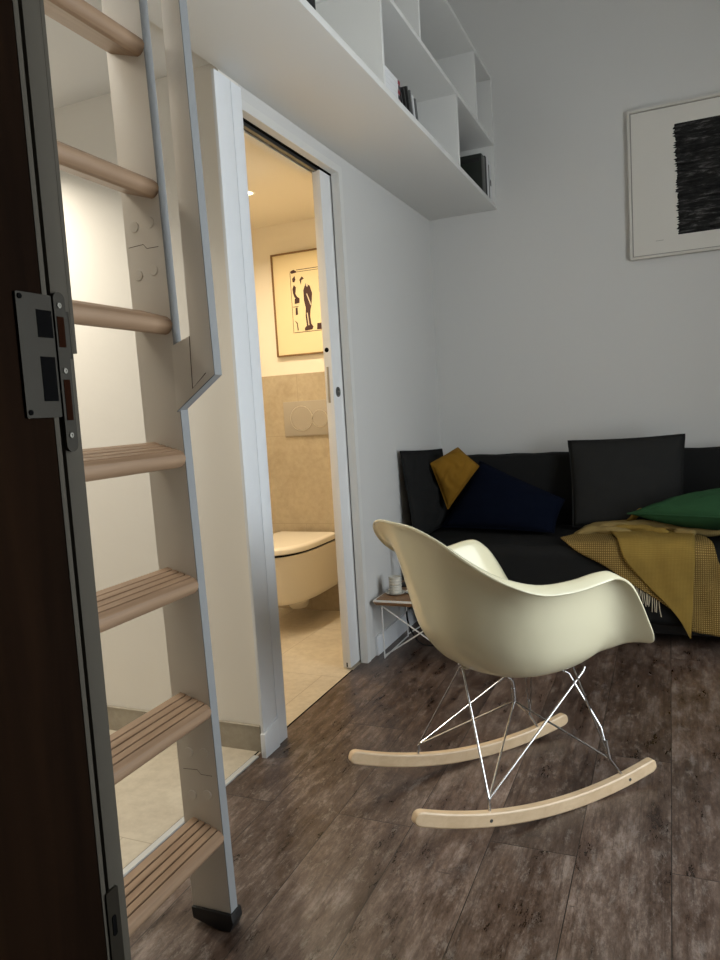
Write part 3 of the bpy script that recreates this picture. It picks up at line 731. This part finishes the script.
MB().tube([(.085, -.93, zs + .228), (.105, -.93, zs + .250), (.135, -.93, zs + .258)], .005, 10, smooth=4).build('neck', M['black'], lp_)
cb = MB(); cb.tube([(.05, -.822, .27), (.045, -.822, .17), (.06, -.88, .10), (.10, -.93, .045), (.17, -.97, .006), (.30, -.94, .006), (.5, -.90, .006)], .004, 8, smooth=8)
tag(cb.build('cable', M['black']), 'black cable looping down beneath the low side table', 'cable')

# ------------------------------------------------------------------ sofa
sf = empty('sofa', (1.1, -.43, 0)); tag(sf, 'long low charcoal fabric sofa bed against the back wall', 'sofa')
def soft(name, a, b, bev, m, parent, wr_=.004, sub=2, seedv=0):
    bm = bmesh.new(); bmesh.ops.create_cube(bm, size=1); A = Vector(a); B = Vector(b)
    for v in bm.verts: v.co = Vector(((v.co[i] + .5) * (B[i] - A[i]) + A[i] for i in range(3)))
    bmesh.ops.bevel(bm, geom=bm.edges[:], offset=bev, segments=5, profile=.5, affect='EDGES')
    for ax in range(3):
        n = int((B[ax] - A[ax]) / .05)
        for i in range(1, n):
            c = [0, 0, 0]; c[ax] = A[ax] + (B[ax] - A[ax]) * i / n; nn = [0, 0, 0]; nn[ax] = 1
            bmesh.ops.bisect_plane(bm, geom=bm.verts[:] + bm.edges[:] + bm.faces[:], plane_co=c, plane_no=nn)
    bm.normal_update()
    for v in bm.verts:
        p = v.co; f = math.sin(p.x * 13 + seedv + math.sin(p.z * 9) * 1.5) * math.sin(p.y * 11 + p.z * 14 + seedv) + .5 * math.sin(p.x * 31 + p.z * 23 + p.y * 17 + seedv)
        v.co = p + v.normal * f * wr_
    m_ = MB(); m_.merge(bm)
    return m_.build(name, m, parent, angle=180)
soft('seat_cushion', (.03, -.80, .10), (2.2, -.05, .435), .045, M['sofa'], sf, .004)
soft('backrest', (.03, -.20, .40), (2.2, -.03, .80), .03, M['sofa'], sf, .004, seedv=2)
mb = MB(); mb.box((.10, -.72, .045), (2.13, -.08, .115), .004); mb.build('base_frame', M['black'], sf)
for x in (.13, 2.07):
    for y in (-.70, -.13): MB().box((x, y, 0), (x + .05, y + .05, .05), .003).build('leg', M['black'], sf)

def pillow(name, c, thick, m, lb, cat='cushion', n=26, pinch=.05, wr_=.006, seed=0, group=None, piping=True, flat=0., bulge=1., closed=None):
    """c: four world corners in order; puffed both ways along the normal"""
    c = [Vector(p) for p in c]
    nrm = ((c[2] - c[0]).cross(c[3] - c[1])).normalized()
    F = []; Bk = []; mid = (c[0] + c[1] + c[2] + c[3]) / 4
    for j in range(n + 1):
        ra = []; rb = []
        for i in range(n + 1):
            u, v = i / n, j / n
            p = (c[0] * (1 - u) * (1 - v) + c[1] * u * (1 - v) + c[2] * u * v + c[3] * (1 - u) * v)
            U, W = 2 * u - 1, 2 * v - 1
            # sides drawn in, corners stay as ears
            k = pinch * ((1 - U * U) * abs(W) ** 3 + (1 - W * W) * abs(U) ** 3)
            p = p + (mid - p) * k
            e = (1 - abs(U) ** 2.2) * (1 - abs(W) ** 2.2)
            h = thick / 2 * (max(e, 0) ** .55) * bulge
            wv = wr_ * math.sin(U * 7 + W * 3 + seed) * math.sin(W * 8 - U * 4 + seed * 2) * (e ** .5) + wr_ * .7 * math.sin((abs(U) + abs(W)) * 14 + math.atan2(W, U) * 5 + seed) * (e ** .5)
            ra.append(p + nrm * (h + wv)); rb.append(p - nrm * (h + wv * .5) * (1 - flat))
        F.append(ra); Bk.append(rb)
    mb = MB(); mb.grid(F); mb.grid(Bk)
    bmesh.ops.remove_doubles(mb.bm, verts=mb.bm.verts, dist=1e-4)
    o = mb.build(name, m, angle=180)
    tag(o, lb, cat, group)
    if piping:
        E = [F[0][i] for i in range(n + 1)] + [F[j][n] for j in range(1, n + 1)] + [F[n][i] for i in range(n - 1, -1, -1)] + [F[j][0] for j in range(n - 1, -1, -1)]
        q = MB(); q.tube(E, .0035, 6, caps=False); q.build('piped_seam', m, o)
    return o
pillow('cushion', [(.085, -.775, .452), (.115, -.24, .452), (.070, -.215, .848), (.022, -.745, .876)], .07, M['sofa'], 'large dark charcoal cushion standing against the left wall at the sofa end', pinch=.02, seed=1, wr_=.009)
pillow('cushion', [(.770, -.41, .458), (1.266, -.37, .459), (1.277, -.275, .880), (.744, -.285, .870)], .13, M['char2'], 'large square charcoal cushion upright against the sofa back', pinch=.035, seed=2, wr_=.003)
pillow('cushion', [(.125, -.46, .462), (.305, -.33, .785), (.730, -.36, .585), (.70, -.56, .456)], .13, M['navy'], 'navy blue cushion leaning tilted in front of the mustard cushion', pinch=.04, seed=3, wr_=.006)
pillow('cushion', [(.160, -.46, .555), (.100, -.52, .795), (.205, -.38, .862), (.318, -.41, .766)], .12, M['mustard'], 'small mustard velvet cushion tucked between the navy cushion and the left end', pinch=.02, seed=4, wr_=.013)
pillow('cushion', [(1.028, -.555, .545), (1.46, -.79, .560), (1.84, -.50, .575), (1.44, -.36, .582)], .17, M['green'], 'green linen cushion lying flat on the mustard throw', pinch=.04, seed=5, wr_=.004)

# throw: layers laid over the seat and hanging over its front edge; (x, s): s = way down over the front edge
def on_sofa(x, s, h):
    ye, zt_, r = -.808, .445, .045
    L0 = r * math.pi / 2
    if s < -r: y, z, ny, nz = ye - s, zt_, 0, 1
    elif s < -r + L0:
        a = (s + r) / r; y, z = ye + r - r * math.sin(a), zt_ - r + r * math.cos(a); ny, nz = -math.sin(a), math.cos(a)
    else: y, z, ny, nz = ye, zt_ - r - (s + r - L0), -1, 0
    return Vector((x, y + ny * h, z + nz * h))
thr = empty('throw_blanket', (1.2, -.6, .44)); tag(thr, 'mustard woven throw with waffle border and fringe draped over the sofa seat', 'throw')
def layer(name, Lc, Rc, m, h0, wob, nu=26, nv=40, seed=0, thick=.005):
    Lc = catmull([Vector((p[0], p[1], 0)) for p in Lc], 12); Rc = catmull([Vector((p[0], p[1], 0)) for p in Rc], 12)
    def at(C, t):
        f = t * (len(C) - 1); i = min(int(f), len(C) - 2); return C[i].lerp(C[i + 1], f - i)
    rows = []; uvs = {}
    mb = MB(); bm = mb.bm; uv = bm.loops.layers.uv.new('UVMap'); V = []
    for j in range(nv + 1):
        a, b = at(Lc, j / nv), at(Rc, j / nv); row = []
        for i in range(nu + 1):
            p = a.lerp(b, i / nu)
            h = h0 + wob * (1 + math.sin(p.x * 34 + p.y * 9 + seed) * .6 + .4 * math.sin(p.x * 71 - p.y * 23 + seed * 2)) * .5
            vv = bm.verts.new(on_sofa(p.x, p.y, h)); row.append(vv); uvs[vv] = (p.x, p.y)
        V.append(row)
    for A, B in zip(V[:-1], V[1:]):
        for k in range(nu):
            f = bm.faces.new((A[k], A[k + 1], B[k + 1], B[k]))
            for l in f.loops: l[uv].uv = uvs[l.vert]
    o = mb.build(name, m, thr, angle=180)
    md = o.modifiers.new('thick', 'SOLIDIFY'); md.thickness = thick; md.offset = 1
    return o
layer('waffle_layer', [(.754, -.09), (.775, -.035), (.83, .008), (.90, .040), (.96, .075), (1.03, .125), (1.11, .175), (1.20, .24)], [(.757, -.10), (.80, -.19), (.86, -.24), (.94, -.26), (.99, -.08), (1.06, .06), (1.13, .13), (1.23, .23)], M['waffle'], .007, .006, seed=1)
layer('waffle_layer', [(1.27, -.25), (1.272, -.1), (1.275, .1), (1.270, .33)], [(1.345, -.125), (1.385, .042), (1.43, .15), (1.44, .352)], M['waffle'], .007, .010, seed=2)
layer('smooth_flap', [(.935, -.275), (.97, -.15), (1.015, .01), (1.10, .125), (1.18, .21), (1.235, .28), (1.274, .357)], [(1.297, -.26), (1.299, -.15), (1.297, .0), (1.292, .10), (1.287, .20), (1.282, .28), (1.277, .358)], M['throw'], .021, .008, seed=3)
# rolled folds lying along the top
def roll(name, pts, rad, m, fl=.55, seed=0):
    P = catmull([Vector(p) for p in pts], 8); n = 16; rows = []; L_ = len(P)
    for i, p in enumerate(P):
        t = (P[min(i + 1, L_ - 1)] - P[max(i - 1, 0)]).normalized(); s = t.cross(Vector((0, 0, 1))).normalized()
        tt_ = i / (L_ - 1); f = min(1, (tt_ + .03) * 5, (1.03 - tt_) * 6) if tt_ < 1 else .2
        rr = rad * max(f, .12)
        rows.append([p + s * (math.cos(2 * math.pi * k / n) * rr * (1 + .12 * math.sin(3 * k + i * .5 + seed))) + Vector((0, 0, math.sin(2 * math.pi * k / n) * rr * fl * (1 + .15 * math.sin(i * .7 + seed)))) for k in range(n)])
    mb = MB(); bm = mb.bm; uv = bm.loops.layers.uv.new('UVMap')
    V = [[bm.verts.new(q) for q in r] for r in rows]
    for i in range(L_ - 1):
        for k in range(n):
            f = bm.faces.new((V[i][k], V[i][(k + 1) % n], V[i + 1][(k + 1) % n], V[i + 1][k]))
            for l, (a, b) in zip(f.loops, ((i, k), (i, k + 1), (i + 1, k + 1), (i + 1, k))): l[uv].uv = (a * .015, b * .015)
    bm.faces.new(V[0]); bm.faces.new(V[-1])
    return mb.build(name, m, thr, angle=180)
roll('folded_roll', [(.80, -.60, .452), (.88, -.50, .460), (.97, -.40, .468), (1.09, -.34, .472), (1.2, -.36, .472), (1.32, -.44, .465), (1.48, -.46, .46)], .070, M['throwlt'], .36, 1)
roll('folded_roll', [(.86, -.60, .468), (.94, -.545, .478), (1.06, -.50, .484), (1.18, -.52, .482), (1.30, -.57, .474), (1.45, -.585, .465)], .034, M['throwlt'], .62, 2)
roll('folded_roll', [(.815, -.62, .462), (.88, -.57, .472), (.955, -.585, .47), (1.05, -.60, .468)], .026, M['throwlt'], .75, 3)
roll('folded_roll', [(.95, -.575, .476), (1.04, -.565, .482), (1.13, -.60, .480), (1.20, -.635, .474)], .020, M['throw'], .8, 5)
roll('folded_roll', [(1.02, -.40, .470), (1.045, -.44, .505), (1.07, -.47, .535), (1.085, -.485, .548)], .020, M['throw'], .7, 6)
roll('folded_roll', [(1.22, -.60, .475), (1.27, -.635, .478), (1.305, -.655, .474)], .022, M['throwlt'], .6, 4)
random.seed(11)
for k in range(13):
    x = 1.062 + k * .0078 + random.uniform(-.002, .002); s0 = .130 + (x - 1.05) * .75
    m = MB(); dx = random.uniform(-.010, .008); ln = random.uniform(.05, .07)
    m.tube([on_sofa(x, s0, .006), on_sofa(x + dx * .3, s0 + ln * .5, .012), on_sofa(x + dx, s0 + ln, .007)], .0019, 6, smooth=3)
    m.build('fringe_strand', M['fringe'], thr)

# ------------------------------------------------------------------ lights
def area(name, loc, rot, size, sy, power, col, spread=180, shape='RECTANGLE', portal=False):
    l = bpy.data.lights.new(name, 'AREA'); l.shape = shape; l.size = size
    if sy: l.size_y = sy
    l.energy = power; l.color = col; l.spread = math.radians(spread)
    if portal: l.cycles.is_portal = True
    o = bpy.data.objects.new(name, l); COL.objects.link(o); o.location = loc; o.rotation_euler = rot; return o
# portal in the window opening: daylight from the sky comes through it
area('window_portal', (XR + .02, (WY0 + WY1) / 2, (WZ0 + WZ1) / 2), (0, math.pi / 2, 0), WZ1 - WZ0, WY1 - WY0, 1, (1, 1, 1), portal=True)
W = bpy.data.worlds.new('sky'); S.world = W; W.use_nodes = True
bg = W.node_tree.nodes['Background']; bg.inputs[0].default_value = (.88, .95, 1, 1); bg.inputs[1].default_value = 9.0
WARM = (1, .83, .60)
area('toilet_downlight', (-.532, -1.062, 2.085), (0, 0, 0), .05, 0, 10.5, WARM, 150, 'DISK')
area('toilet_downlight_rear', (-.75, -1.75, 2.085), (0, 0, 0), .05, 0, 6.5, WARM, 150, 'DISK')
area('hall_downlight', (-.85, -2.38, 2.125), (0, 0, 0), .07, 0, 10., (1, .92, .78), 120, 'DISK')
area('hall_fill_near', (-.30, -3.12, 2.125), (0, 0, 0), .30, 0, 4., (1, .92, .78), 150, 'DISK')  # unseen fill lamp added to brighten the ladder stile face

# ------------------------------------------------------------------ camera
cam = bpy.data.cameras.new('camera'); cam.sensor_fit = 'VERTICAL'; cam.sensor_height = 36; cam.lens = 728.3 / 960 * 36; cam.clip_start = .02
co = bpy.data.objects.new('camera', cam); COL.objects.link(co)
r_ = Vector((.91910984, .38939099, -.06009793)); u_ = Vector((.01848893, .10973872, .9937885)); f_ = Vector((-.39356736, .91451193, -.09366251))
mm = Matrix((r_, u_, -f_)).transposed().to_4x4(); mm.translation = Vector((1.2164, -4.0285, 1.0781)); co.matrix_world = mm
S.camera = co
S.view_settings.view_transform = 'Standard'; S.view_settings.look = 'None'; S.view_settings.gamma = 1; S.view_settings.use_curve_mapping = False
S.view_settings.exposure = -0.14
